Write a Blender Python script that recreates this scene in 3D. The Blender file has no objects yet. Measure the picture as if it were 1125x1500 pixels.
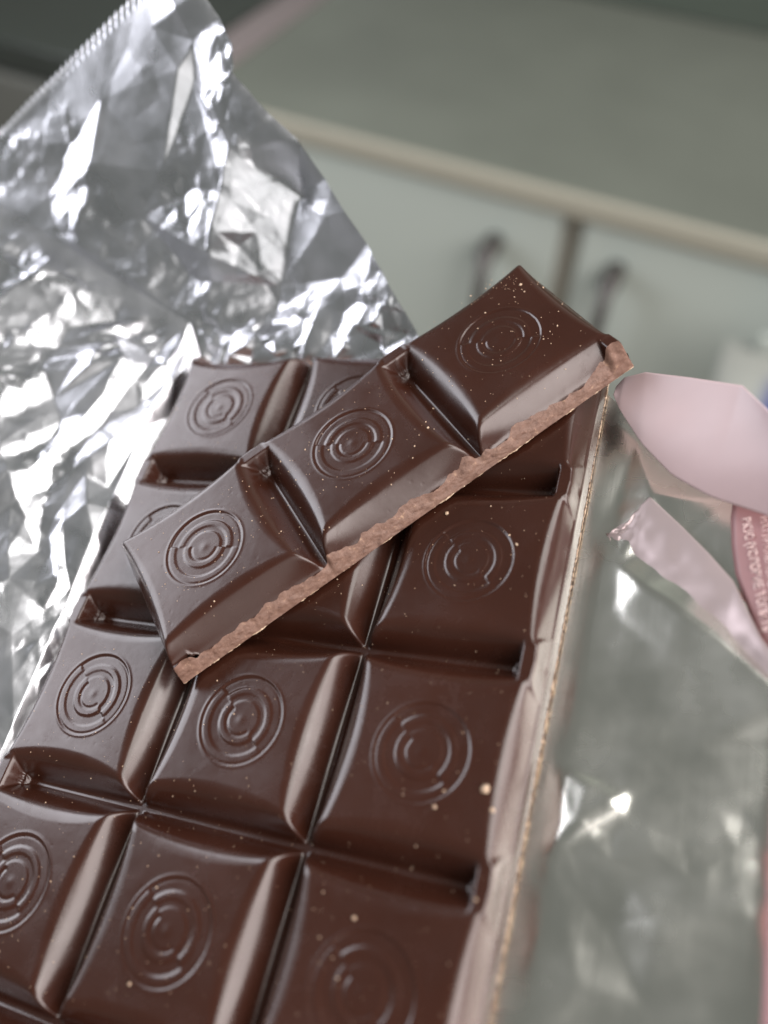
import bpy, bmesh, math, random
import numpy as np
from mathutils import Matrix, Vector
from mathutils.geometry import delaunay_2d_cdt

random.seed(7); rng = np.random.default_rng(11)
sc = bpy.context.scene
col = sc.collection
MM = 0.001

# ---------------------------------------------------------------- frames
# chocolate frame: x across the bar, y along it, z out of its face (millimetres); it is held tilted in the kitchen
CAM_P = np.array([66.857, -38.163, 101.541])
CAM_R = np.array([[0.8987769, 0.2625387, -0.3511032], [0.0420346, -0.8487789, -0.5270745], [-0.4363864, 0.4589639, -0.7738986]])
UPB = np.array([0.33915639, 0.20222608, 0.91873693])
EX = np.array([0.93669549, -0.16294691, -0.30991913])
EX = EX - UPB * (EX @ UPB); EX /= np.linalg.norm(EX)
EY = np.cross(UPB, EX)
BW = np.array([EX, EY, UPB])                      # chocolate frame -> kitchen frame
EYE = np.array([0.0, 0.0, 1.33])
def to_world(p): return BW @ (np.asarray(p, float) - CAM_P) * MM + EYE
def dir_world(v): return BW @ np.asarray(v, float)
t0 = EYE - BW @ CAM_P * MM
BAR_M = Matrix([list(BW[0]) + [t0[0]], list(BW[1]) + [t0[1]], list(BW[2]) + [t0[2]], [0, 0, 0, 1]])

# ---------------------------------------------------------------- camera
cam = bpy.data.cameras.new('camera'); cob = bpy.data.objects.new('camera', cam); col.objects.link(cob)
F_PX = 1278.92
cam.sensor_fit = 'VERTICAL'; cam.sensor_height = 24.0; cam.sensor_width = 18.0
cam.lens = F_PX / 1500 * 24.0
cam.clip_start = 0.005; cam.clip_end = 50
cam.dof.use_dof = True; cam.dof.focus_distance = 0.126; cam.dof.aperture_fstop = cam.lens / 3.3
rw = BW @ CAM_R[0]; dw = BW @ CAM_R[1]; fw = BW @ CAM_R[2]
cob.matrix_world = Matrix([[rw[0], -dw[0], -fw[0], EYE[0]], [rw[1], -dw[1], -fw[1], EYE[1]], [rw[2], -dw[2], -fw[2], EYE[2]], [0, 0, 0, 1]])
sc.camera = cob

# ---------------------------------------------------------------- world, lamps, exposure
w = bpy.data.worlds.new('World'); sc.world = w; w.use_nodes = True
w.node_tree.nodes['Background'].inputs[0].default_value = (0.96, 1.0, 0.93, 1)
w.node_tree.nodes['Background'].inputs[1].default_value = 0.16
sc.view_settings.view_transform = 'Standard'; sc.view_settings.look = 'None'
sc.view_settings.exposure = 0.0; sc.view_settings.gamma = 1.0
sc.cycles.max_bounces = 8; sc.cycles.glossy_bounces = 5; sc.cycles.use_denoising = True
sc.cycles.sample_clamp_indirect = 4.0
def area_lamp(name, d, dist, sx, sy, radiance, color, target=(0, 20, 0), barframe=True):
    t = to_world(target); dv = dir_world(d) if barframe else np.array(d, float); dv = dv / np.linalg.norm(dv)
    L = bpy.data.lights.new(name, 'AREA'); L.shape = 'RECTANGLE'; L.size = sx; L.size_y = sy
    L.energy = radiance * math.pi * sx * sy; L.color = color
    o = bpy.data.objects.new(name, L); col.objects.link(o)
    o.location = t + dv * dist
    o.rotation_euler = Vector(-dv).to_track_quat('-Z', 'Y').to_euler()
    o['kind'] = 'helper'
    return o
area_lamp('window_light_right', (0.90, -0.10, 0.34), 1.7, 2.0, 1.3, 8.0, (1.0, 0.91, 0.88))
area_lamp('window_light_left', (-0.86, 0.33, 0.44), 1.0, 0.75, 0.75, 6.5, (0.93, 0.93, 1.0))
area_lamp('added_fill_behind', (0.42, -0.80, 0.50), 2.0, 1.9, 1.6, 1.1, (1.0, 0.98, 0.95), (0, 20, 0), False)  # added fill light behind the viewer, brightens foil and broken faces
area_lamp('ceiling_light', (0.30, 0.16, 0.92), 1.3, 0.85, 0.80, 6.5, (1.0, 0.97, 0.93), (-10, 20, 5), False)

# ---------------------------------------------------------------- helpers
def link(name, me, mat=None, parent=None, label=None, cat=None, group=None, kind=None, matrix=None):
    o = bpy.data.objects.new(name, me); col.objects.link(o)
    if mat is not None and me is not None: me.materials.append(mat)
    if parent is not None: o.parent = parent
    if matrix is not None: o.matrix_world = matrix
    tag(o, label, cat, group, kind)
    return o
def tag(o, label=None, cat=None, group=None, kind=None):
    for k, v in (('label', label), ('category', cat), ('group', group), ('kind', kind)):
        if v: o[k] = v
def thing(name, label, cat, matrix=None, group=None):
    return link(name, None, None, None, label, cat, group, None, matrix)
def raw(verts, faces, smooth=True):
    me = bpy.data.meshes.new('mesh')
    v = np.asarray(verts, np.float32); f = np.asarray(faces, np.int32)
    me.vertices.add(len(v)); me.vertices.foreach_set('co', v.ravel())
    n = f.shape[1]
    me.loops.add(f.size); me.loops.foreach_set('vertex_index', f.ravel())
    me.polygons.add(len(f)); me.polygons.foreach_set('loop_start', np.arange(0, f.size, n, dtype=np.int32))
    me.polygons.foreach_set('loop_total', np.full(len(f), n, np.int32))
    me.polygons.foreach_set('use_smooth', np.full(len(f), smooth, bool))
    me.update(calc_edges=True)
    return me
def grid_mesh(P, smooth=True, flip=False):
    n, m = P.shape[:2]
    i = np.arange(n * m).reshape(n, m)
    f = np.stack([i[:-1, :-1], i[1:, :-1], i[1:, 1:], i[:-1, 1:]], -1).reshape(-1, 4)
    if flip: f = f[:, ::-1]
    return raw(P.reshape(-1, 3), f, smooth)
def box_bm(bm, lo, hi, bevel=0.0, seg=2):
    r = bmesh.ops.create_cube(bm, size=1.0)
    lo = Vector(lo); hi = Vector(hi)
    for v in r['verts']:
        v.co = Vector((lo.x + (v.co.x + .5) * (hi.x - lo.x), lo.y + (v.co.y + .5) * (hi.y - lo.y), lo.z + (v.co.z + .5) * (hi.z - lo.z)))
    if bevel:
        es = list({e for v in r['verts'] for e in v.link_edges})
        bmesh.ops.bevel(bm, geom=es, offset=bevel, segments=seg, affect='EDGES', profile=0.5)
def bm_mesh(bm, smooth=False):
    me = bpy.data.meshes.new('mesh'); bm.to_mesh(me); bm.free()
    if smooth:
        for p in me.polygons: p.use_smooth = True
    return me
def box(name, lo, hi, mat, parent=None, bevel=0.0, **k):
    bm = bmesh.new(); box_bm(bm, lo, hi, bevel)
    return link(name, bm_mesh(bm), mat, parent, **k)
def vnoise1(x, seed, oct=3):
    r = np.random.default_rng(seed); out = np.zeros_like(x, dtype=float); a = 1.0
    for k in range(oct):
        t = r.uniform(-1, 1, 4096); xi = np.floor(x).astype(int); fr = x - xi; s = fr * fr * (3 - 2 * fr)
        out += a * (t[xi % 4096] * (1 - s) + t[(xi + 1) % 4096] * s); x = x * 2.03 + 7.1; a *= 0.5
    return out
def vnoise2(x, y, seed, oct=3, gain=0.5):
    r = np.random.default_rng(seed); out = np.zeros_like(x, dtype=float); a = 1.0
    for k in range(oct):
        t = r.uniform(-1, 1, (256, 256)); xi = np.floor(x).astype(int); yi = np.floor(y).astype(int)
        fx = x - xi; fy = y - yi; sx = fx * fx * (3 - 2 * fx); sy = fy * fy * (3 - 2 * fy)
        g = lambda i, j: t[(xi + i) % 256, (yi + j) % 256]
        out += a * ((g(0, 0) * (1 - sx) + g(1, 0) * sx) * (1 - sy) + (g(0, 1) * (1 - sx) + g(1, 1) * sx) * sy)
        x = x * 2.03 + 7.1; y = y * 2.03 + 3.7; a *= gain
    return out
def sstep(a, b, x):
    t = np.clip((x - a) / (b - a), 0, 1); return t * t * (3 - 2 * t)
def smin(a, b, k):
    h = np.clip(0.5 + 0.5 * (b - a) / k, 0, 1); return b * (1 - h) + a * h - k * h * (1 - h)
def smax(a, b, k): return -smin(-a, -b, k)

# ---------------------------------------------------------------- materials
def new_mat(name):
    m = bpy.data.materials.new(name); m.use_nodes = True
    return m, m.node_tree, m.node_tree.nodes['Principled BSDF']
def N(nt, t, **k):
    n = nt.nodes.new(t)
    for a, v in k.items(): setattr(n, a, v)
    return n
def noise(nt, scale, detail=3, vec=None, rough=0.55):
    n = N(nt, 'ShaderNodeTexNoise'); n.inputs['Scale'].default_value = scale; n.inputs['Detail'].default_value = detail
    n.inputs['Roughness'].default_value = rough
    if vec: nt.links.new(vec, n.inputs['Vector'])
    return n
def ramp(nt, src, stops):
    r = N(nt, 'ShaderNodeValToRGB'); e = r.color_ramp.elements
    while len(e) < len(stops): e.new(0.5)
    for x, (p, c) in zip(e, stops): x.position = p; x.color = c if len(c) == 4 else (*c, 1)
    nt.links.new(src, r.inputs[0]); return r
def mrange(nt, src, a, b, lo, hi):
    r = N(nt, 'ShaderNodeMapRange'); r.inputs[1].default_value = a; r.inputs[2].default_value = b
    r.inputs[3].default_value = lo; r.inputs[4].default_value = hi
    nt.links.new(src, r.inputs[0]); return r
def bump(nt, bs, src, strength, dist):
    b = N(nt, 'ShaderNodeBump'); b.inputs['Strength'].default_value = strength; b.inputs['Distance'].default_value = dist
    nt.links.new(src, b.inputs['Height']); nt.links.new(b.outputs[0], bs.inputs['Normal']); return b
def objco(nt): return N(nt, 'ShaderNodeTexCoord').outputs['Object']

def mat_chocolate():
    m, nt, bs = new_mat('dark_chocolate')
    co = objco(nt)
    n = noise(nt, 60, 3, co)
    c = ramp(nt, n.outputs[0], [(0.3, (0.0275, 0.0086, 0.0050)), (0.7, (0.0350, 0.0112, 0.0066))])
    nt.links.new(c.outputs[0], bs.inputs['Base Color'])
    r = noise(nt, 140, 5, co, 0.6)
    rr = mrange(nt, r.outputs[0], 0.35, 0.75, 0.20, 0.33)
    bs.inputs['IOR'].default_value = 1.54
    sm = noise(nt, 55, 6, co, 0.7); sm.inputs['Distortion'].default_value = 1.6
    smr = mrange(nt, sm.outputs[0], 0.58, 0.72, 0.0, 0.12)
    ad = N(nt, 'ShaderNodeMath', operation='ADD'); nt.links.new(rr.outputs[0], ad.inputs[0]); nt.links.new(smr.outputs[0], ad.inputs[1])
    nt.links.new(ad.outputs[0], bs.inputs['Roughness'])
    b1 = noise(nt, 900, 3, co)
    b2 = N(nt, 'ShaderNodeTexVoronoi'); b2.inputs['Scale'].default_value = 480; nt.links.new(co, b2.inputs['Vector'])
    pit = mrange(nt, b2.outputs['Distance'], 0.05, 0.16, -0.7, 0.0)
    am = N(nt, 'ShaderNodeMath', operation='ADD'); nt.links.new(b1.outputs[0], am.inputs[0]); nt.links.new(pit.outputs[0], am.inputs[1])
    bump(nt, bs, am.outputs[0], 0.08, 0.0001)
    return m
def mat_fracture():
    m, nt, bs = new_mat('broken_chocolate')
    co = objco(nt)
    n = noise(nt, 900, 6, co, 0.7)
    c = ramp(nt, n.outputs[0], [(0.30, (0.06, 0.025, 0.017)), (0.42, (0.130, 0.070, 0.050)), (0.60, (0.175, 0.100, 0.074)), (0.74, (0.40, 0.26, 0.17))])
    nt.links.new(c.outputs[0], bs.inputs['Base Color'])
    bs.inputs['Roughness'].default_value = 0.55
    n2 = noise(nt, 2200, 5, co, 0.7)
    bump(nt, bs, n2.outputs[0], 0.6, 0.00022)
    return m
def mat_crumb():
    m, nt, bs = new_mat('pale_chocolate_crumbs')
    n = noise(nt, 1500, 4, objco(nt))
    c = ramp(nt, n.outputs[0], [(0.3, (0.30, 0.20, 0.135)), (0.7, (0.56, 0.43, 0.31))])
    nt.links.new(c.outputs[0], bs.inputs['Base Color']); bs.inputs['Roughness'].default_value = 0.6
    return m
def mat_foil(name, base, r0, r1, brushed=False):
    m, nt, bs = new_mat(name)
    co = objco(nt)
    bs.inputs['Base Color'].default_value = (*base, 1)
    bs.inputs['Metallic'].default_value = 1.0
    n = noise(nt, 90, 3, co)
    rr = mrange(nt, n.outputs[0], 0.35, 0.7, r0, r1)
    nt.links.new(rr.outputs[0], bs.inputs['Roughness'])
    if brushed:
        mp = N(nt, 'ShaderNodeMapping'); mp.inputs['Scale'].default_value = (1500, 40, 40)
        mp.inputs['Rotation'].default_value = (0, 0, 0.18)
        nt.links.new(co, mp.inputs[0])
        n2 = noise(nt, 1.0, 4, mp.outputs[0])
        bump(nt, bs, n2.outputs[0], 0.28, 0.00006)
    else:
        n2 = noise(nt, 420, 4, co)
        bump(nt, bs, n2.outputs[0], 0.15, 0.0002)
    return m
def mat_plain(name, colr, rough, var=0.06, scale=8, spec=0.5):
    m, nt, bs = new_mat(name)
    n = noise(nt, scale, 4, objco(nt))
    a = tuple(x * (1 - var) for x in colr); b = tuple(min(1, x * (1 + var)) for x in colr)
    c = ramp(nt, n.outputs[0], [(0.3, a), (0.7, b)])
    nt.links.new(c.outputs[0], bs.inputs['Base Color']); bs.inputs['Roughness'].default_value = rough
    bs.inputs['Specular IOR Level'].default_value = spec
    return m
CHOC = mat_chocolate(); FRAC = mat_fracture(); CRUMB = mat_crumb()
FOIL = mat_foil('silver_foil', (0.70, 0.71, 0.75), 0.25, 0.38)
FOIL_IN = mat_foil('brushed_foil', (0.95, 0.94, 0.88), 0.18, 0.30, True)  # warm tint in the base stands for the ceiling's warm reflection
PINK_REFL = mat_plain('painted_pink_reflection', (0.45, 0.37, 0.375), 0.40, 0.06, 60)  # pink colour imitating the wrapper mirrored in the foil
PINK_REFL.node_tree.nodes['Principled BSDF'].inputs['Metallic'].default_value = 0.45
PINK = mat_plain('pale_pink_paper', (0.54, 0.41, 0.425), 0.40, 0.05, 90)
ROSE = mat_plain('rose_printed_paper', (0.34, 0.175, 0.18), 0.45, 0.06, 60)
INK = mat_plain('pale_print', (0.80, 0.60, 0.58), 0.5, 0.08, 400)

# ---------------------------------------------------------------- the kitchen behind
WHITE = mat_plain('white_lacquer', (0.36, 0.405, 0.375), 0.30, 0.02, 3)
TOP = mat_plain('grey_green_worktop', (0.125, 0.138, 0.118), 0.28, 0.10, 5)
EDGE = mat_plain('beige_edging', (0.29, 0.285, 0.235), 0.4, 0.05, 6)
GAPM = mat_plain('cabinet_carcass', (0.48, 0.46, 0.41), 0.6, 0.05, 6)
DARK = mat_plain('dark_handle_metal', (0.04, 0.037, 0.034), 0.35, 0.1, 20)
BLACK = mat_plain('black_stove', (0.030, 0.036, 0.032), 0.30, 0.1, 6)
STEEL = mat_plain('dark_stove_trim', (0.10, 0.105, 0.095), 0.35, 0.1, 6)
MAUVE = mat_plain('mauve_grey_trim', (0.19, 0.165, 0.165), 0.5, 0.05, 6)
FLOORM = mat_plain('brown_floor', (0.22, 0.16, 0.11), 0.5, 0.2, 4)
SPL = mat_plain('dark_green_splashback', (0.06, 0.075, 0.062), 0.35, 0.1, 3)
g_b = CAM_P + (CAM_R.T @ np.array([(850 - 562.5) / F_PX, (285 - 750) / F_PX, 1.0])) * 1.0
v = BW @ (g_b - CAM_P); v = v / v[2]; G = EYE + v * -0.430          # where the door gap meets the worktop edge
X0, Y0, Z0 = G
box('floor', (X0 - 3, Y0 - 3.2, -0.02), (X0 + 3, Y0 + 0.58, 0.0), FLOORM, kind='structure')
box('back_wall', (X0 - 3, Y0 + 0.60, 0.0), (X0 + 3, Y0 + 0.70, 2.5), WHITE, kind='structure')
SX = X0 - 0.425
t = thing('base_cabinet', 'white kitchen base cabinet with grey worktop and two dark handles behind the foil', 'cabinet', Matrix.Translation((X0, Y0, 0)))
box('carcass', (-0.42, 0.024, 0.10), (1.2, 0.57, Z0 - 0.022), GAPM, t)
box('worktop', (-0.424, 0.004, Z0 - 0.021), (1.22, 0.585, Z0), TOP, t, 0.002)
box('edging', (-0.424, -0.006, Z0 - 0.022), (1.22, 0.003, Z0 + 0.001), EDGE, t, 0.003)
box('plinth', (-0.41, 0.07, 0.0), (1.19, 0.10, 0.10), GAPM, t)
def handle_bm(x, z0, z1):
    bm = bmesh.new()
    for z in (z0, z1):
        c = bmesh.ops.create_cone(bm, segments=16, radius1=0.010, radius2=0.010, depth=0.030, cap_ends=True)
        for vv in c['verts']: vv.co = Vector((x + vv.co.x, -0.015 - vv.co.z + 0.000, z + vv.co.y))
    c = bmesh.ops.create_cone(bm, segments=16, radius1=0.0065, radius2=0.0065, depth=abs(z1 - z0) + 0.02, cap_ends=True)
    for vv in c['verts']: vv.co = Vector((x + vv.co.x, -0.032 + vv.co.y, (z0 + z1) / 2 + vv.co.z))
    return bm
for x0, x1, hx, hz in ((-0.415, -0.011, -0.075, -0.072), (0.011, 0.405, 0.051, -0.066), (0.421, 0.81, 0.77, -0.066), (0.826, 1.19, 0.86, -0.066)):
    d = box('door', (x0, 0.0, 0.11), (x1, 0.019, Z0 - 0.026), WHITE, t, 0.003)
    h = link('handle', bm_mesh(handle_bm(hx, Z0 + hz, Z0 + hz - 0.13), True), DARK, d)
box('splashback', (X0 - 0.42, Y0 + 0.470, Z0 + 0.002), (X0 + 1.2, Y0 + 0.492, Z0 + 0.55), SPL, label='dark splashback standing along the rear of the grey worktop', cat='splashback')
s = thing('stove', 'black stove standing left of the white base cabinet', 'stove', Matrix.Translation((X0, Y0, 0)))
box('body', (-1.05, 0.03, 0.02), (-0.475, 0.56, Z0 - 0.035), BLACK, s)
box('hob', (-1.05, 0.0, Z0 - 0.030), (-0.475, 0.57, Z0 + 0.004), BLACK, s, 0.003)
box('control_panel', (-1.05, -0.004, Z0 - 0.13), (-0.475, 0.028, Z0 - 0.036), STEEL, s, 0.004)
od = box('oven_door', (-1.045, -0.004, 0.14), (-0.48, 0.028, Z0 - 0.14), BLACK, s, 0.004)
box('side_trim', (-0.473, -0.002, 0.02), (-0.426, 0.575, Z0 + 0.002), MAUVE, s, 0.002)
bm = bmesh.new(); c = bmesh.ops.create_cone(bm, segments=16, radius1=0.009, radius2=0.009, depth=0.46, cap_ends=True)
for vv in c['verts']: vv.co = Vector((-0.76 + vv.co.z, -0.045 + vv.co.x, Z0 - 0.19 + vv.co.y))
for hx in (-0.95, -0.57): box_bm(bm, (hx - .008, -0.045, Z0 - 0.198), (hx + .008, -0.004, Z0 - 0.182))
link('handle', bm_mesh(bm, True), STEEL, od)

# tall sack standing on the floor at the right
SACKM, nt, bs = new_mat('printed_sack')
sep = N(nt, 'ShaderNodeSeparateXYZ'); nt.links.new(objco(nt), sep.inputs[0])
cr = ramp(nt, mrange(nt, sep.outputs[2], 0.40, 0.86, 0, 1).outputs[0],
          [(0.0, (0.45, 0.48, 0.45)), (0.30, (0.05, 0.22, 0.22)), (0.62, (0.05, 0.22, 0.22)), (0.68, (0.35, 0.34, 0.06)), (0.76, (0.35, 0.34, 0.06)), (0.80, (0.03, 0.05, 0.28)), (0.9, (0.03, 0.05, 0.28)), (0.93, (0.45, 0.48, 0.45))])
cr.color_ramp.interpolation = 'LINEAR'
sx = mrange(nt, sep.outputs[0], -0.075, -0.055, 0, 1)
mx = N(nt, 'ShaderNodeMix', data_type='RGBA'); nt.links.new(sx.outputs[0], mx.inputs[0]); mx.inputs[6].default_value = (0.42, 0.45, 0.42, 1)
nt.links.new(cr.outputs[0], mx.inputs[7]); nt.links.new(mx.outputs[2], bs.inputs['Base Color']); bs.inputs['Roughness'].default_value = 0.4
us = np.linspace(0, 1, 65); vs = np.linspace(0, 1, 50)
P = np.zeros((50, 65, 3))
for i, vz in enumerate(vs):
    wv = 0.105 - 0.01 * math.cos(vz * 9); dv = 0.055 * (1 - sstep(0.75, 1.0, np.array(vz)) * 0.9)
    a = us * 2 * math.pi
    ca, sa = np.cos(a), np.sin(a)
    P[i, :, 0] = wv * np.sign(ca) * np.abs(ca) ** 0.6; P[i, :, 1] = dv * np.sign(sa) * np.abs(sa) ** 0.6
    P[i, :, 2] = vz * 0.84
    P[i, :, :2] *= (1 + 0.03 * vnoise2(6 + ca * 1.5 + vz * 3, 6 + sa * 1.5 + vz * 5, 3))[:, None]
sk = thing('sack', 'tall white sack with blue and yellow print standing before the cabinet', 'sack', Matrix.Translation((X0 + 0.285, Y0 - 0.070, 0.0)))
link('bag', grid_mesh(P, True, True), SACKM, sk)
box('top_seam', (-0.09, -0.004, 0.836), (0.09, 0.004, 0.856), WHITE, sk, 0.002)

# ---------------------------------------------------------------- chocolate
CW, RH, TOPZ, BASE = 26.2, 26.44, 4.0, 3.0
HX = CW * 1.5 - 0.9       # half width at the ledge
def emblem(X, Y, R=6.0, ang=math.radians(-41)):
    r = np.hypot(X, Y) / R; th = np.arctan2(Y, X)
    rel = (th - ang) % (2 * math.pi)                # 0 at lower right, pi at upper left
    A = rel < math.pi                               # upper right half
    s = np.where(A, 1 - rel / math.pi, 1 - (rel - math.pi) / math.pi)   # 0 at the high step, 1 at the far end
    k = 0.016
    ring = lambda lo, hi: sstep(lo - k, lo + k, r) * (1 - sstep(hi - k, hi + k, r))
    za = -0.15 * (1 - 0.5 * s) * ring(0.755, 1.0) - 0.12 * (0.45 + 0.55 * s) * ring(0.45, 0.60)
    zb = -0.15 * (1 - 0.5 * s) * ring(0.56, 0.80) - 0.12 * (0.45 + 0.55 * s) * ring(0.325, 0.40)
    z = np.where(A, za, zb)
    z = z - 0.09 * np.exp(-((r - 1.0) / 0.024) ** 2) + 0.06 * np.exp(-((r - 1.05) / 0.03) ** 2)
    z = z + 0.05 * np.exp(-(r / 0.10) ** 2)
    return z
def pillow(q):
    """edge profile: steep at the groove, rolling over softly into the flat top"""
    q = np.clip(q, -1.0, 1.0); p = np.clip(q, 0, 1)
    return np.where(q > 0, 0.35 * p + 0.65 * (1 - (1 - p) ** 2.1), q * 1.7)
def square_height(X, Y, outer, ends=1.0):
    """height over a square's own axes; outer = which sides are outer edges of the bar (left, right, bottom, top)"""
    hx, hy = CW / 2, RH / 2
    z = np.full(X.shape, TOPZ) + 0.10 * (1 - (X / hx) ** 2) * (1 - (Y / hy) ** 2) - 0.10
    wall = np.full(X.shape, -9.0); side = None
    for k, (dist, tt) in enumerate(((X + hx, Y / hy), (hx - X, Y / hy), (Y + hy, X / hx), (hy - Y, X / hx))):
        t2 = np.clip(1 - tt * tt, 0, 1)
        if outer[k]:
            d = dist - 0.9; e = 1.15 + 1.95 * t2; f = pillow(d / e) * TOPZ
            lo, hi = ((outer[2], outer[3]) if k < 2 else (outer[0], outer[1]))
            m = sstep(0.52, 0.84, np.abs(tt)) * np.where(tt < 0, 0.0 if lo else 1.0, 0.0 if hi else 1.0)
            wv = np.minimum(d / (0.75 + 0.5 * t2) * TOPZ, (3.2 - d) / 0.8 * TOPZ)
            wall = np.maximum(wall, smin(wv, -2.5 + (2.5 + 3.15 * (ends if k == 0 else 1.0)) * m, 0.8))
        else:
            d = dist - 0.5; e = 1.55 + 2.75 * t2 ** 0.9; f = -0.45 + pillow(d / e) * (TOPZ + 0.45)
        side = f if side is None else smin(side, f, 1.0)
    z = smin(z, side, 0.35)
    z = smax(z, np.full_like(z, -0.45), 0.7) - 0.05
    z = smax(wall, z, 0.7)
    return z
def pins(X, Y, outer):
    """little round pin left by the mould where a groove meets the outer edge"""
    z = np.zeros(X.shape); hx, hy = CW / 2, RH / 2
    spots = []
    if outer[0]: spots += [(-hx + 4.3, -hy), (-hx + 4.3, hy)]
    if outer[1]: spots += [(hx - 4.3, -hy), (hx - 4.3, hy)]
    if outer[3]: spots += [(-hx, hy - 4.3), (hx, hy - 4.3)]
    for px, py in spots:
        r = np.hypot(X - px, Y - py)
        z = np.maximum(z, 0.8 * (1 - sstep(0.40, 0.80, r)) - 0.3 * (1 - sstep(0.1, 0.4, r)))
    return z
STEP = 0.17
def square_mesh(cx, cy, outer, breaks=None, base=3.0):
    """one moulded square; breaks = (side, function of x) trims the side where the bar was snapped"""
    hx, hy = CW / 2, RH / 2
    x0, x1, y0, y1 = -hx, hx, -hy, hy
    if outer[0]: x0 += 0.9
    if outer[1]: x1 -= 0.9
    if outer[3]: y1 -= 0.9
    if outer[2]: y0 += 0.9
    xs = np.linspace(x0, x1, int(round((x1 - x0) / STEP)) + 1); ys = np.linspace(y0, y1, int(round((y1 - y0) / STEP)) + 1)
    Y, X = np.meshgrid(ys, xs, indexing='ij')
    if breaks:
        side, fn = breaks; off = fn(X + cx)
        if side == 'bottom': Y = y1 - (y1 - Y) * (y1 - (y0 + off)) / (y1 - y0)
        else: Y = y0 + (Y - y0) * ((y1 - off) - y0) / (y1 - y0)
    Z = square_height(X, Y, outer, 1.0 if base == BASE else 0.25) + emblem(X, Y) * (Z_FADE(X, Y)) + pins(X, Y, outer)
    Z = Z + 0.008 * vnoise2((X + cx) * 0.25 + 40, (Y + cy) * 0.25 + 40, 5)
    P = np.stack([X + cx, Y + cy, Z], -1)
    def skirt(P, axis, end, sign):
        # ledge, drafted slab side, down to the base, along an outer edge
        prof = [(0.08, -0.05), (0.16, -0.16), (0.22, -0.5), (0.26, -1.4), (0.30, -2.2), (0.34, -base)]
        rim = P[:, end, :] if axis == 0 else P[end, :, :]
        rows = []
        for o, z in prof:
            q = rim.copy(); q[:, axis] += sign * o; q[:, 2] = np.minimum(q[:, 2], 0.0) + z if z > -1 else z; rows.append(q)
        S = np.stack(rows, 1 if axis == 0 else 0)
        if axis == 0: return np.concatenate([P, S], 1) if sign > 0 else np.concatenate([S[:, ::-1], P], 1)
        return np.concatenate([P, S], 0) if sign > 0 else np.concatenate([S[::-1], P], 0)
    if outer[1]: P = skirt(P, 0, -1, 1)
    if outer[0]: P = skirt(P, 0, 0, -1)
    if outer[3]: P = skirt(P, 1, -1, 1)
    if outer[2]: P = skirt(P, 1, 0, -1)
    return grid_mesh(P * MM, True, True)
def Z_FADE(X, Y): return 1.0
def full_height(x, yl, col_i, outer):
    return square_height(x - col_i * CW, yl, outer)
def face_mesh(ybase, inward, fn, outer_top, proud, seed, base=3.0, ends=1.0):
    """the rough snapped face: from the moulded surface down to the base; inward = +1 when chocolate lies at larger y"""
    xs = np.arange(-CW * 1.5 + 0.9, CW * 1.5 - 0.9 + 1e-6, 0.22); nz = 22
    Xc = np.round(xs / CW).clip(-1, 1)
    yo = fn(xs)
    zt = np.zeros_like(xs)
    for c in (-1, 0, 1):
        m = Xc == c
        o = [c == -1, c == 1, False, False]
        yl = (-RH / 2 + yo[m]) if inward > 0 else (RH / 2 - yo[m])
        zt[m] = square_height(xs[m] - c * CW, yl, o, ends)
    v = np.linspace(0, 1, nz)
    V, X = np.meshgrid(v, xs, indexing='ij')
    Zt = np.broadcast_to(zt, V.shape); Z = Zt * (1 - V) + (-base) * V
    Yt = ybase + inward * np.broadcast_to(yo, V.shape)
    rough = (vnoise2(X * 0.55 + 50, Z * 0.8 + 50, seed, 6, 0.6) * 0.11 + 0.08 * np.abs(vnoise2(X * 0.9 + 20, Z * 1.6 + 20, seed + 3, 3))) * np.sin(np.clip(V * 3.14159, 0, 3.14159)) ** 0.5
    Y = ybase + inward * np.broadcast_to(yo, V.shape) * (1 - V) ** 1.5 - inward * proud * V ** 0.8 + rough
    spread = 1 + (V * 0.34) / (CW * 1.5 - 0.9)
    return grid_mesh(np.stack([X * spread, Y, Z], -1) * MM, True, inward < 0)
def edge_flash(pts, outn, seed, wid=0.35):
    """thin ragged pale crumb line along the lower edge of the slab; pts (n,3)"""
    n = len(pts); prof = 6; P = np.zeros((n, prof + 1, 3)); s = np.cumsum(np.r_[0, np.linalg.norm(np.diff(pts, axis=0), axis=1)])
    rr = wid * (0.65 + 0.55 * vnoise1(s * 0.9 + 30, seed, 4)).clip(0.15, 1.5)
    for k in range(prof + 1):
        a = 2 * math.pi * k / prof
        P[:, k, :] = pts + np.outer(rr * math.cos(a) * 0.7, outn)
        P[:, k, 2] += rr * math.sin(a) * 0.8
    P += rng.normal(0, 0.035, P.shape)
    P[:, prof] = P[:, 0]
    return grid_mesh(P * MM, False)
brk_bar = lambda x: 0.85 + 0.55 * vnoise1(x * 0.32 + 60, 21, 4)
brk_strip = lambda x: 0.58 + 0.36 * vnoise1(x * 0.36 + 90, 33, 5)

bar = thing('chocolate_bar', 'large dark chocolate bar with embossed ring emblems lying in silver foil', 'chocolate bar', BAR_M)
for row in range(5):
    cy = 2 * RH - RH / 2 - row * RH
    for c in (-1, 0, 1):
        o = [c == -1, c == 1, row == 4, False]
        me = square_mesh(c * CW, cy, o, ('top', brk_bar) if row == 0 else None)
        link('square', me, CHOC, bar)
link('broken_face', face_mesh(2 * RH, -1, brk_bar, False, 0.8, 71), FRAC, bar)
bx = HX + 0.34
box('base', np.array((-bx + .02, -3 * RH + 0.2, -BASE - 0.3)) * MM, np.array((bx - .02, 2 * RH - 0.3, -BASE)) * MM, CHOC, bar)
ys = np.arange(-79, 52.3, 0.3)
link('crumb_edge', edge_flash(np.stack([np.full_like(ys, bx + 0.05), ys, np.full_like(ys, -BASE)], -1), np.array([1, 0, 0.]), 5, 0.11), CRUMB, bar)

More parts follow.
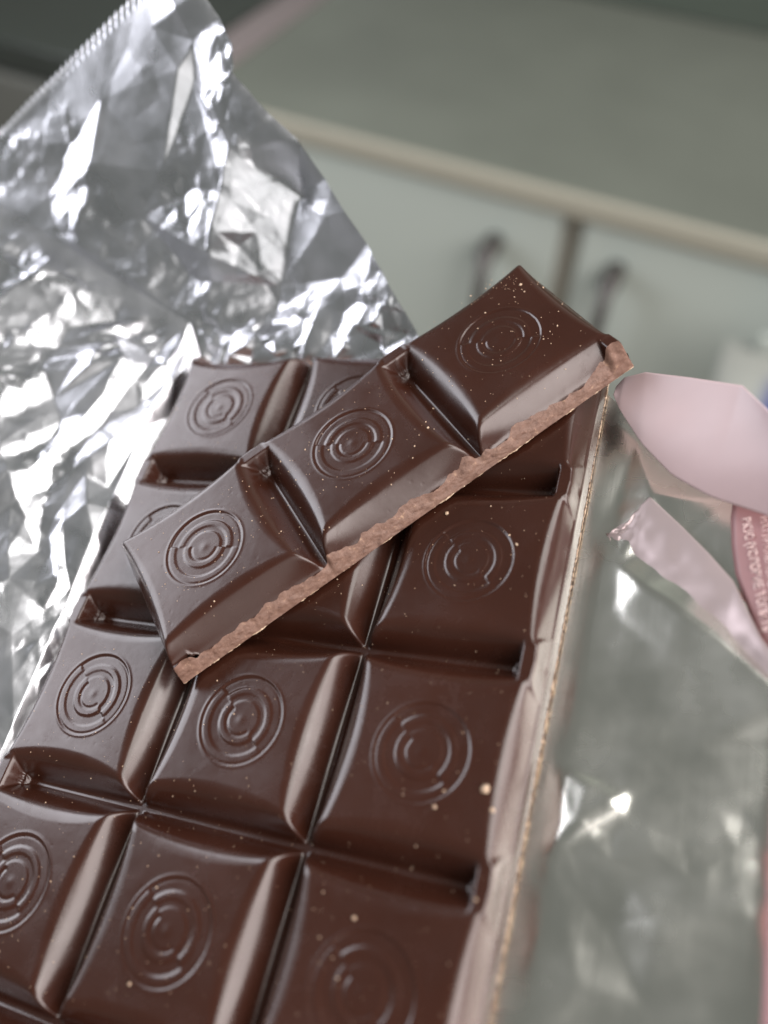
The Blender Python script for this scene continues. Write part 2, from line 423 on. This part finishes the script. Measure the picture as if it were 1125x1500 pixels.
SR = 0.794
ST_L = Matrix([[math.cos(SR), -math.sin(SR), 0, 16.35 * MM], [math.sin(SR), math.cos(SR), 0, 18.10 * MM], [0, 0, 1, 6.80 * MM], [0, 0, 0, 1]])
STRIP_M = BAR_M @ ST_L
strip = thing('chocolate_strip', 'broken off strip of three chocolate squares lying diagonally across the bar', 'chocolate piece', STRIP_M)
for c in (-1, 0, 1):
    o = [c == -1, c == 1, False, True]
    link('square', square_mesh(c * CW, RH / 2, o, ('bottom', brk_strip), 2.5), CHOC, strip)
link('broken_face', face_mesh(0.0, 1, brk_strip, True, 0.5, 72, 2.5, 0.25), FRAC, strip)
box('base', np.array((-bx + .05, -0.3, -2.7)) * MM, np.array((bx - .05, RH - 0.05, -2.5)) * MM, CHOC, strip)
xs = np.arange(-bx, bx, 0.3)
link('crumb_edge', edge_flash(np.stack([xs, np.full_like(xs, -0.42) + 0.12 * vnoise1(xs * 0.5 + 20, 4), np.full_like(xs, -2.5)], -1), np.array([0, -1, 0.]), 8, 0.12), CRUMB, strip)
ys = np.arange(-0.3, RH, 0.3)
link('crumb_edge', edge_flash(np.stack([np.full_like(ys, bx), ys, np.full_like(ys, -2.45)], -1), np.array([1, 0, 0.]), 9, 0.2), CRUMB, strip)

# ---------------------------------------------------------------- foil
def tri_field(pts, hs, A, B, edges=()):
    """piecewise linear heights over a Delaunay net (facets and creases), sampled at A, B"""
    vs, es, fs, ov, oe, of = delaunay_2d_cdt([Vector((float(p[0]), float(p[1]))) for p in pts], [tuple(e) for e in edges], [], 0, 1e-5)
    vv = np.array([(a.x, a.y) for a in vs])
    hh = np.array([np.mean([hs[i] for i in o]) if len(o) else np.nan for o in ov])
    if np.isnan(hh).any():
        good = ~np.isnan(hh)
        for i in np.where(~good)[0]: hh[i] = hh[good][np.argmin(((vv[good] - vv[i]) ** 2).sum(1))]
    out = np.zeros(A.shape); fa, fb, fo = A.ravel(), B.ravel(), out.reshape(-1)
    order = np.argsort(fa, kind='stable'); sa = fa[order]
    for f in fs:
        (x0, y0), (x1, y1), (x2, y2) = vv[f[0]], vv[f[1]], vv[f[2]]
        lo = np.searchsorted(sa, min(x0, x1, x2), 'left'); hi = np.searchsorted(sa, max(x0, x1, x2), 'right')
        idx = order[lo:hi]
        if not len(idx): continue
        yy = fb[idx]; m = (yy >= min(y0, y1, y2)) & (yy <= max(y0, y1, y2)); idx = idx[m]
        if not len(idx): continue
        px, py = fa[idx], fb[idx]
        den = (y1 - y2) * (x0 - x2) + (x2 - x1) * (y0 - y2)
        if abs(den) < 1e-9: continue
        l0 = ((y1 - y2) * (px - x2) + (x2 - x1) * (py - y2)) / den
        l1 = ((y2 - y0) * (px - x2) + (x0 - x2) * (py - y2)) / den
        l2 = 1 - l0 - l1
        m = (l0 > -1e-6) & (l1 > -1e-6) & (l2 > -1e-6)
        fo[idx[m]] = (l0 * hh[f[0]] + l1 * hh[f[1]] + l2 * hh[f[2]])[m]
    return out
def facets(A, B, spacing, amp, seed, aniso=(1, 1), extra=(), edges=()):
    r = np.random.default_rng(seed)
    a0, a1, b0, b1 = A.min() - spacing, A.max() + spacing, B.min() - spacing, B.max() + spacing
    sx, sy = spacing * aniso[0], spacing * aniso[1]
    gx = np.arange(a0, a1 + sx, sx); gy = np.arange(b0, b1 + sy, sy)
    GX, GY = np.meshgrid(gx, gy); pts = np.stack([GX, GY], -1).reshape(-1, 2)
    pts = pts + r.uniform(-0.48, 0.48, pts.shape) * [sx, sy]
    hs = r.normal(0, amp, len(pts))
    if len(extra):
        ex = np.array([e[:2] for e in extra], float)
        d = np.sqrt(((pts[:, None] - ex[None]) ** 2).sum(-1)).min(1)
        keep = d > spacing * 0.6; pts, hs = pts[keep], hs[keep]
        n = len(ex); pts = np.vstack([ex, pts]); hs = np.r_[[e[2] for e in extra], hs]
    return tri_field(pts, hs, A, B, edges)
def resample(poly, t, closed=False):
    poly = np.asarray(poly, float); d = np.r_[0, np.cumsum(np.linalg.norm(np.diff(poly, axis=0), axis=1))]; d /= d[-1]
    return np.stack([np.interp(t, d, poly[:, k]) for k in range(poly.shape[1])], -1)
def coons(c0, c1, d0, d1, nu, nv):
    u = np.linspace(0, 1, nu); v = np.linspace(0, 1, nv)
    C0, C1, D0, D1 = resample(c0, u), resample(c1, u), resample(d0, v), resample(d1, v)
    U = u[None, :, None]; V = v[:, None, None]
    P = (1 - V) * C0[None] + V * C1[None] + (1 - U) * D0[:, None] + U * D1[:, None]
    P -= (1 - U) * (1 - V) * C0[0] + U * (1 - V) * C0[-1] + (1 - U) * V * C1[0] + U * V * C1[-1]
    return P, np.broadcast_to(u[None, :], (nv, nu)), np.broadcast_to(v[:, None], (nv, nu))
def normals(P):
    du = np.gradient(P, axis=1); dv = np.gradient(P, axis=0); n = np.cross(du, dv)
    return n / np.linalg.norm(n, axis=-1, keepdims=True)
K = np.array([-40.0, 54.0, -3.3])
def plane_fn(al_axis, bl_axis): return lambda a, b: K + a * np.array(al_axis) + b * np.array(bl_axis)
AL, BE = math.radians(44), math.radians(30)
E_A, E_B = np.array([1, 0, 0.]), np.array([0, math.cos(AL), math.sin(AL)])
S_A, S_B = np.array([0, -1, 0.]), np.array([-math.cos(BE), 0, math.sin(BE)])
Jn = np.array([-43.0, 61.3, 2.4]); Fp = K + np.array([-59.0, 29.0, 31.3])
crease = [K, Jn, Fp]
foil = thing('foil_wrapper', 'crumpled silver foil wrapper opened out around and under the chocolate bar', 'foil', BAR_M)
# end flap: rises beyond the snapped end of the bar
ep = lambda a, b: K + a * E_A + b * E_B
right_edge = [ep(50, -3.3), ep(45.6, 3.7), ep(41.3, 12), ep(34.8, 22.7), ep(24.2, 39.5), ep(19.5, 44.1), ep(13.7, 51.1), ep(13.9, 55.7), ep(9.4, 64.0), ep(4.2, 72.6)]
top_edge = [Fp, ep(-45.8, 50.4), ep(-25.2, 59.9), ep(-8.7, 67.5), ep(4.2, 72.6)]
bot_edge = [K, ep(15, -0.8), ep(34, -2), ep(50, -3.0)]
P, U, V = coons(bot_edge, top_edge, crease, right_edge, 300, 280)
nrm = normals(P)
if nrm[100, 100] @ np.array([0, -0.8, 0.6]) < 0: nrm = -nrm
A = (P - K) @ E_A; B = (P - K) @ E_B
ext = [(11.0, 39.6, 1.8), (-21.4, 40.8, 2.2), (0.3, 33.8, -1.6), (15.1, 14.9, -1.6), (4.9, 58.2, -0.6), (3.3, 51.7, -1.2), (5.4, 43.3, -0.8), (13.7, 51.1, 1.2), (24, 39.5, 1.0),
       (3, 22, 1.2), (-12, 30, -1.0), (-18, 52, 0.4), (28, 26, 0.8), (20, 30, -0.6), (-4, 62, 0.5), (6, 64, 1.0), (-30, 43, -0.6), (37, 12, 0.6), (7, 47, 0.9), (1, 54, 0.8)]
eds = [(4, 5), (5, 6), (6, 0), (0, 8), (0, 7), (0, 9), (1, 10), (2, 10), (2, 9)]
H = facets(A, B, 11, 0.75, 3, extra=[(a, b, h * 0.75) for a, b, h in ext], edges=eds)
mid = facets(A, B, 5.0, 0.50, 4); fine = facets(A, B, 2.1, 0.20, 5); bot = facets(A, B, 2.6, 0.42, 6, (1.6, 0.6))
tiny = facets(A, B, 1.0, 0.07, 61)
wild = sstep(-0.3, 0.7, vnoise2(A * 0.07 + 30, B * 0.07 + 30, 8))
low = 1 - sstep(6, 16, B)
H = H * sstep(0, 0.10, V) * 1.15 + mid * (0.16 + 0.50 * wild) + fine * (0.05 + 0.42 * wild) + tiny * (0.02 + 0.35 * wild) + bot * low
cl = np.where(B > 39, 11.0 - (B - 39) * 0.33, 11.0 * (np.clip(B - 9, 0, None) / 30) ** 1.15)   # long crease from the corner up to the border
H += -0.30 * np.clip(A - cl, 0, 14) * sstep(2, 12, B) + 0.12 * np.clip(A - cl - 14, 0, None) * sstep(2, 12, B)
H *= np.minimum(sstep(0.0, 0.06, U), 1) * (0.3 + 0.7 * sstep(0.0, 0.04, V))
H *= 1 - 0.55 * sstep(0.96, 1.0, V)
# gentle roll of the right hand border towards the viewer and a crimped (saw cut) upper edge
H += 3.2 * sstep(0.80, 1.0, U) ** 1.6 * sstep(0.25, 0.6, V)
zig = np.abs(((A * 1.0) % 1.5) / 1.5 - 0.5) * 2
H += 0.45 * (zig - 0.5) * sstep(0.975, 0.99, V)
P = P + nrm * H[..., None]
P[-2:, :, :] += (zig[-2:, :, None] - 0.5) * 0.9 * E_B
link('end_flap', grid_mesh(P * MM), FOIL, foil)
# side flap: rises along the left edge of the bar
sp = lambda a, b: K + a * S_A + b * S_B
c0 = [K, sp(60, 0.0), sp(140, 0)]
c1 = [Fp, sp(0, 58), sp(30, 50), sp(70, 36), sp(140, 26)]
d1 = [sp(140, 0), sp(140, 26)]
P, U, V = coons(c0, c1, crease, d1, 440, 240)
nrm = normals(P)
if nrm[100, 100] @ np.array([0.55, 0, 0.83]) < 0: nrm = -nrm
A = (P - K) @ S_A; B = (P - K) @ S_B
Jp = (-9.0, 4.0)
ext = [(-16.8, 35.5, 1.5), (20, 20, -1.6), (5, 14, 1.6), (30, 26, 1.6), (45, 13, -1.2), (8, 30, -1.4), (60, 10, 0.8), (0, 42, 1.2), (35, 8, 0.8), (-4, 20, -1.2), (18, 34, 1.2), (12, 6, -0.9)]
eds = [(0, 9), (9, 2), (2, 1), (1, 4), (0, 5), (5, 3), (3, 4)]
H = facets(A, B, 12, 0.8, 13, (1.2, 0.9), ext, eds)
mid = facets(A, B, 5.0, 0.55, 14); fine = facets(A, B, 2.1, 0.22, 15); tiny = facets(A, B, 1.0, 0.07, 62)
rad = np.arctan2(B - Jp[1], A - Jp[0]); rd = np.hypot(A - Jp[0], B - Jp[1])
rays = facets(rad * 12, rd * 0.16, 1.5, 0.55, 16)
wild = sstep(-0.4, 0.6, vnoise2(A * 0.06 + 10, B * 0.06 + 30, 18))
H = 0.75 * H * sstep(0, 6, rd) + rays * np.clip(rd / 14, 0, 1) * (1 - sstep(60, 130, rd)) * 1.15 + mid * (0.22 + 0.40 * wild) + fine * (0.10 + 0.40 * wild) + tiny * (0.04 + 0.35 * wild)
H *= sstep(0.0, 0.05, U) * sstep(0.0, 0.10, V)
P = P + nrm * H[..., None]
link('side_flap', grid_mesh(P * MM), FOIL, foil)
# sheet under the bar and out to the right
top_b = [(-40, 53), (20, 53), (38, 47.5), (41, 44.5), (47, 41.0), (56, 35.5), (62, 30), (86, 8)]
P, U, V = coons([(-40, -85), (86, -85)], top_b, [(-40, -85), (-40, 53)], [(86, -85), (86, 8)], 440, 460)
Xg, Yg = P[..., 0].copy(), P[..., 1].copy()
q = (Xg - 40)
ext = [(39.3, 26.3, 0.0), (42.9, 27.6, -0.5), (47.5, 28.3, 0.9), (57.6, 28.2, 0.3), (70, 28, 2), (44, 38, 0.0), (50, 38, -1),
       (52, 23.7, -2.0), (55.7, 19.8, -2.3), (58.9, 16.1, -2.6), (70, 3, -2.6), (44.3, 17.4, 1.2), (47.9, 14.1, 2.6), (53.3, 10.7, 3.2), (58.4, 7.2, 3.2), (66, 1, 3.2), (39.7, 20.7, 0.3),
       (40.9, -19.8, 0.4), (44.8, -16.7, 1.9), (48.2, -13.7, 2.1), (49.9, -11.8, 0.8), (45.9, -17.9, 0.4), (49.5, -14.9, 0.5), (42.0, -21.0, 0.3), (50.8, -21.5, 0.4), (54.5, -25.5, 1.5), (58.2, -31.1, 0.5), (50, -27, -0.3), (54, -33, 0.0),
       (60.3, -16.9, 0.6), (62.6, -21.6, 1.6), (66, -27, 0.8), (48.2, -29.1, 0.3), (47.2, -33, 1.3), (44, -38, 0.4), (44, 2, 0.5), (50, -2, 0.7), (57, -5, 0.7), (45, 10, 0.8), (52, 4, 1.6), (60, 0, 2.0)]
eds = [(0, 1), (1, 2), (2, 3), (2, 7), (7, 8), (8, 9), (9, 10), (16, 11), (11, 12), (12, 13), (13, 14), (14, 15), (17, 18), (18, 19), (19, 20), (21, 22), (24, 25), (25, 26), (29, 30), (30, 31), (32, 33), (33, 34)]
r2 = np.random.default_rng(91)
pts = [(x, y, r2.normal(0, 0.3)) for x in np.arange(30, 95, 11) for y in np.arange(-90, 65, 13)]
pts = [(x + r2.uniform(-4, 4), y + r2.uniform(-5, 5), h) for x, y, h in pts]
pts = [p for p in pts if min((p[0] - e[0]) ** 2 + (p[1] - e[1]) ** 2 for e in ext) > 36]
allp = ext + pts + [(-60, -100, 0), (-60, 80, 0), (110, -100, 0), (110, 80, 0)]
H = tri_field([p[:2] for p in allp], [p[2] for p in allp], Xg, Yg, eds)
def blur(H, n):
    k = np.ones(n) / n
    for ax in (0, 1): H = np.apply_along_axis(lambda a: np.convolve(np.pad(a, n // 2, 'edge'), k, 'valid'), ax, H)
    return H
crisp = sstep(-0.6, 0.6, (Yg - 23.7) + (Xg - 52) * 1.06 + 3.0)        # sharp creases up there, soft rolls below
H = blur(H, 3) * crisp + blur(blur(H, 3), 5) * (1 - crisp)
H += (facets(Xg, Yg, 7.0, 0.42, 92, (0.8, 1.5)) + facets(Xg, Yg, 3.0, 0.10, 95)) * sstep(-0.1, 0.8, vnoise2(Xg * 0.06 + 9, Yg * 0.06 + 9, 93)) + 0.22 * vnoise2(Xg * 0.07 + 5, Yg * 0.07 + 5, 94, 2)
H *= sstep(39.3, 43, Xg) * 0.62
Z = -3.55 + H + 0.10 * np.clip(q, 0, None) * 0
link('inner_sheet', grid_mesh(np.stack([Xg, Yg, Z], -1) * MM), FOIL_IN, foil)

# ---------------------------------------------------------------- paper wrapper at the right
wrap = thing('paper_wrapper', 'pale pink paper wrapper with rose printed side folded beside the strip', 'wrapper', BAR_M)
def cam_pt(px, D):
    return CAM_P + CAM_R.T @ np.array([(px[0] - 562.5) / F_PX, (px[1] - 750) / F_PX, 1.0]) * D
# the sheet is a curled panel; edge points in the chocolate frame
top = [(41.2, 44.0, 1.6), (42.4, 44.9, 2.5), (45.5, 44.5, 4.0), (51.8, 41.7, 6.0), (58.7, 38.5, 8.0), (61.9, 33.8, 9.0), (67.8, 25.9, 10.0), (77.6, 15.0, 10.0)]
botm = [(41.0, 42.5, 1.5), (42.2, 39.9, 1.5), (45.9, 34.3, 1.0), (50.4, 29.5, 0.5), (55.5, 26.0, 1.0), (62.5, 22.9, 2.0), (68.2, 18.4, 3.0), (78.2, 10.2, 4.0)]
tt_ = np.linspace(0, 1, 8); u = np.sort(np.r_[np.linspace(0, 1, 113)])
T_ = np.stack([np.interp(u, tt_, np.array(top)[:, k]) for k in range(3)], -1)
B_ = np.stack([np.interp(u, tt_, np.array(botm)[:, k]) for k in range(3)], -1)
for _ in range(6): B_[1:-1] = (B_[:-2] + 2 * B_[1:-1] + B_[2:]) / 4
v = np.linspace(0, 1, 50)
P = T_[None] * (1 - v[:, None, None]) + B_[None] * v[:, None, None]
P[..., 2] += (np.sin(np.pi * v ** 1.8)[:, None] * (0.10 + 0.7 * sstep(0.05, 0.6, u))[None])
P[..., 2] += (0.15 * vnoise2(P[..., 0] * 0.12 + 3, P[..., 1] * 0.12 + 3, 44, 2) + facets(P[..., 0], P[..., 1], 7.0, 0.10, 45)) * np.sin(np.pi * v)[:, None]
me = grid_mesh(P * MM)
o = link('inner_face', me, PINK, wrap)
md = o.modifiers.new('thick', 'SOLIDIFY'); md.thickness = 0.00012; md.offset = 0
# pink strip laid on the foil, standing in for the wrapper's reflection there
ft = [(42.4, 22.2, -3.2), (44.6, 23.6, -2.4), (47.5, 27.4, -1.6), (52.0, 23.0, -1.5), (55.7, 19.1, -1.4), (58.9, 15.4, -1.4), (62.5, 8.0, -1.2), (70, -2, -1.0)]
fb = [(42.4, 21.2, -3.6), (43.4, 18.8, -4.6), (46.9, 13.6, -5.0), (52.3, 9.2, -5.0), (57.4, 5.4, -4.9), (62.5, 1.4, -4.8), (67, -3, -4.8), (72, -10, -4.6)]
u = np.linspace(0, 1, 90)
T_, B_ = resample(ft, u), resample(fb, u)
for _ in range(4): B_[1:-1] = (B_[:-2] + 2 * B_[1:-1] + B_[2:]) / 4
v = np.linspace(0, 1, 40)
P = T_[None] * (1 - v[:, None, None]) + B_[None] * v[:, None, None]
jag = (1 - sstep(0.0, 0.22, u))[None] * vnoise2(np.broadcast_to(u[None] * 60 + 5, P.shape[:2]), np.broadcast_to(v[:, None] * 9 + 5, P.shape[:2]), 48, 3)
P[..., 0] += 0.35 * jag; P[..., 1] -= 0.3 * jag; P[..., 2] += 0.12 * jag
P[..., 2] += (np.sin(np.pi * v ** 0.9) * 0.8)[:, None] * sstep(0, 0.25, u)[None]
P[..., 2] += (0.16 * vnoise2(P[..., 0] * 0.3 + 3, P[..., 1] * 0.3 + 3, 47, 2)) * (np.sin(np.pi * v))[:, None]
o = link('pink_reflection_strip', grid_mesh(P * MM), PINK_REFL, wrap)
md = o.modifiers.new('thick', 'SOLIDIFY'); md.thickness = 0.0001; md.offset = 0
# printed side
cs = [(58.1, 26.6, -1.0), (58.0, 24.2, -1.2), (58.4, 20.3, -1.4), (59.1, 16.6, -1.8), (60.7, 12.3, -2.2), (62.3, 8.1, -2.6), (63.8, 4.9, -2.8), (64.9, -3.6, -2.0), (64.7, -11.5, -1.0), (64.8, -19.9, 0.0), (65.0, -32.2, 0.0), (65.2, -42.9, 0.0)]
cr_ = [(75.2, 26.0, 1.0), (75.2, 23, 1), (75.2, 19, 1), (75.2, 15, 1), (75.2, 12.3, 1), (75.2, 8.1, 1), (75.2, 4.9, 1), (75.2, -3.6, 1), (75.2, -11.5, 1), (75.0, -19.9, 1.5), (75.1, -32.2, 2.0), (75.1, -42.9, 2.0)]
v = np.linspace(0, 1, 120); u = np.linspace(0, 1, 24)
L_, R_ = resample(cs, v), resample(cr_, v)
P = L_[:, None] * (1 - u[None, :, None]) + R_[:, None] * u[None, :, None]
P[..., 2] += 0.9 * np.sin(np.pi * u)[None]
PRN = P.copy()
o = link('printed_face', grid_mesh(P * MM), ROSE, wrap)
md = o.modifiers.new('thick', 'SOLIDIFY'); md.thickness = 0.00012; md.offset = 0
# pale lines of small print running down the printed side
def print_line(body, start, end, height, bold=0.0):
    cu = bpy.data.curves.new('print', 'FONT'); cu.body = body; cu.size = 1.0; cu.offset = bold
    tmp = bpy.data.objects.new('print', cu); col.objects.link(tmp)
    bpy.context.view_layer.update()
    me = bpy.data.meshes.new_from_object(tmp.evaluated_get(bpy.context.evaluated_depsgraph_get()))
    bpy.data.objects.remove(tmp)
    co = np.empty(len(me.vertices) * 3); me.vertices.foreach_get('co', co); co = co.reshape(-1, 3)
    s = np.array(start, float); e = np.array(end, float); L = np.linalg.norm(e - s); d = (e - s) / L; up = np.array([-d[1], d[0]])
    xy = s + np.outer(co[:, 0] / co[:, 0].max() * L, d) + np.outer(co[:, 1] / 0.72 * height, up)
    flat = PRN.reshape(-1, 3)
    zz = np.array([flat[np.argmin(((flat[:, :2] - p) ** 2).sum(1)), 2] for p in xy])
    nc = np.column_stack([xy, zz + 0.22]) * MM
    me.vertices.foreach_set('co', nc.astype(np.float32).ravel()); me.update()
    return link('print_line', me, INK, wrap)
print_line('ВКУС (УСЛОВИЕ ТОПИТЬ', (59.3, 23.9), (62.6, 9.0), 1.05, 0.02)
print_line('НАТУРАЛЬНОГО КАКАО НА ОДНОЙ ЧАСТИ', (61.5, 23.9), (65.2, -1.0), 1.0)
print_line('СОСТАВ КАКАО ТЕРТОЕ САХАР', (63.6, 23.6), (67.4, -2.0), 1.0)

# ---------------------------------------------------------------- crumbs
def crumb_bm(bm, p, size, seed):
    r = np.random.default_rng(seed)
    c = bmesh.ops.create_icosphere(bm, subdivisions=1, radius=1.0)
    sc3 = r.uniform(0.6, 1.2, 3) * size; sc3[2] *= 0.7; a = r.uniform(0, 6.28)
    for vv in c['verts']:
        x, y, z = np.array(vv.co) * sc3 * r.uniform(0.75, 1.2)
        vv.co = Vector((p[0] + x * math.cos(a) - y * math.sin(a), p[1] + x * math.sin(a) + y * math.cos(a), p[2] + z + size * 0.3)) * MM
def surf(px, z):
    d = CAM_R.T @ np.array([(px[0] - 562.5) / F_PX, (px[1] - 750) / F_PX, 1.0])
    return CAM_P + d * (z - CAM_P[2]) / d[2]
def top_z(p):
    c = int(np.clip(round(p[0] / CW), -1, 1)); yl = (p[1] + 1000.5 * RH) % RH - RH / 2 if False else ((p[1] / RH) % 1.0 - 0.5) * RH
    return float(square_height(np.array([p[0] - c * CW]), np.array([yl]), [c == -1, c == 1, False, False])[0])
big = [((655, 752), .42), ((757, 798), .40), ((711, 1156), .75), ((722, 1187), .55), ((637, 1182), .42), ((240, 1445), .0), ((190, 1442), .34), ((343, 1046), .25), ((230, 1300), .22), ((519, 1345), .35), ((697, 1318), .4)]
CRUMB_LABELS = ['pale crumb lying just below the broken face of the strip', 'tan crumb on the square under the strip, right of its embossed rings',
    'largest pale crumb, beside the right slope of the third square up the bar', 'tan crumb on the right slope of the bar, just below the largest crumb',
    'tan crumb below the embossed rings of the lower right square', 'small crumb at the lower rim of the rings on the bottom middle square',
    'tiny crumb inside the embossed rings of the square below the strip', 'small crumb at the upper rim of the rings on the bottom middle square',
    'crumb above the embossed rings of the bottom right square', 'crumb in the end of the lowest cross groove at the right edge']
for i, (px, sz) in enumerate([b for b in big if b[1] > 0]):
    p = surf(px, 4.0); z = top_z(p); p = surf(px, z)
    bm = bmesh.new(); crumb_bm(bm, (0, 0, 0), sz * 0.72, 300 + i)
    link('crumb', bm_mesh(bm), CRUMB, None, CRUMB_LABELS[i], 'crumb', 'larger crumbs on the bar', None, BAR_M @ Matrix.Translation(Vector(p * [1, 1, 0] + np.array([0, 0, z])) * MM))
r3 = np.random.default_rng(55)
bm = bmesh.new()
for i in range(1000):
    p = np.array([r3.uniform(-36, 37), r3.uniform(-50, 50), 0]); p[2] = top_z(p)
    crumb_bm(bm, p, float(np.clip(r3.lognormal(-3.0, 0.45), 0.025, 0.15)), 1000 + i)
link('crumbs', bm_mesh(bm), CRUMB, None, 'fine pale crumbs scattered over the large chocolate bar', 'crumbs', None, 'stuff', BAR_M)
bm = bmesh.new()
for i in range(420):
    if i < 70: p = np.array([r3.normal(35, 3.0), r3.normal(22, 2.5), 0])
    else: p = np.array([r3.uniform(-37, 38), r3.uniform(2, 25), 0])
    if abs(p[0]) > 38 or p[1] > 25.2: continue
    p[2] = top_z((p[0], p[1])) if p[1] < 20 else min(top_z((p[0], 13.2)), 4.0) * (1 if p[1] < 23 else 0.9)
    crumb_bm(bm, p, float(np.clip(r3.lognormal(-2.75, 0.45), 0.035, 0.22)), 2000 + i)
link('crumbs', bm_mesh(bm), CRUMB, None, 'fine pale crumbs scattered over the broken off strip', 'crumbs', None, 'stuff', STRIP_M)
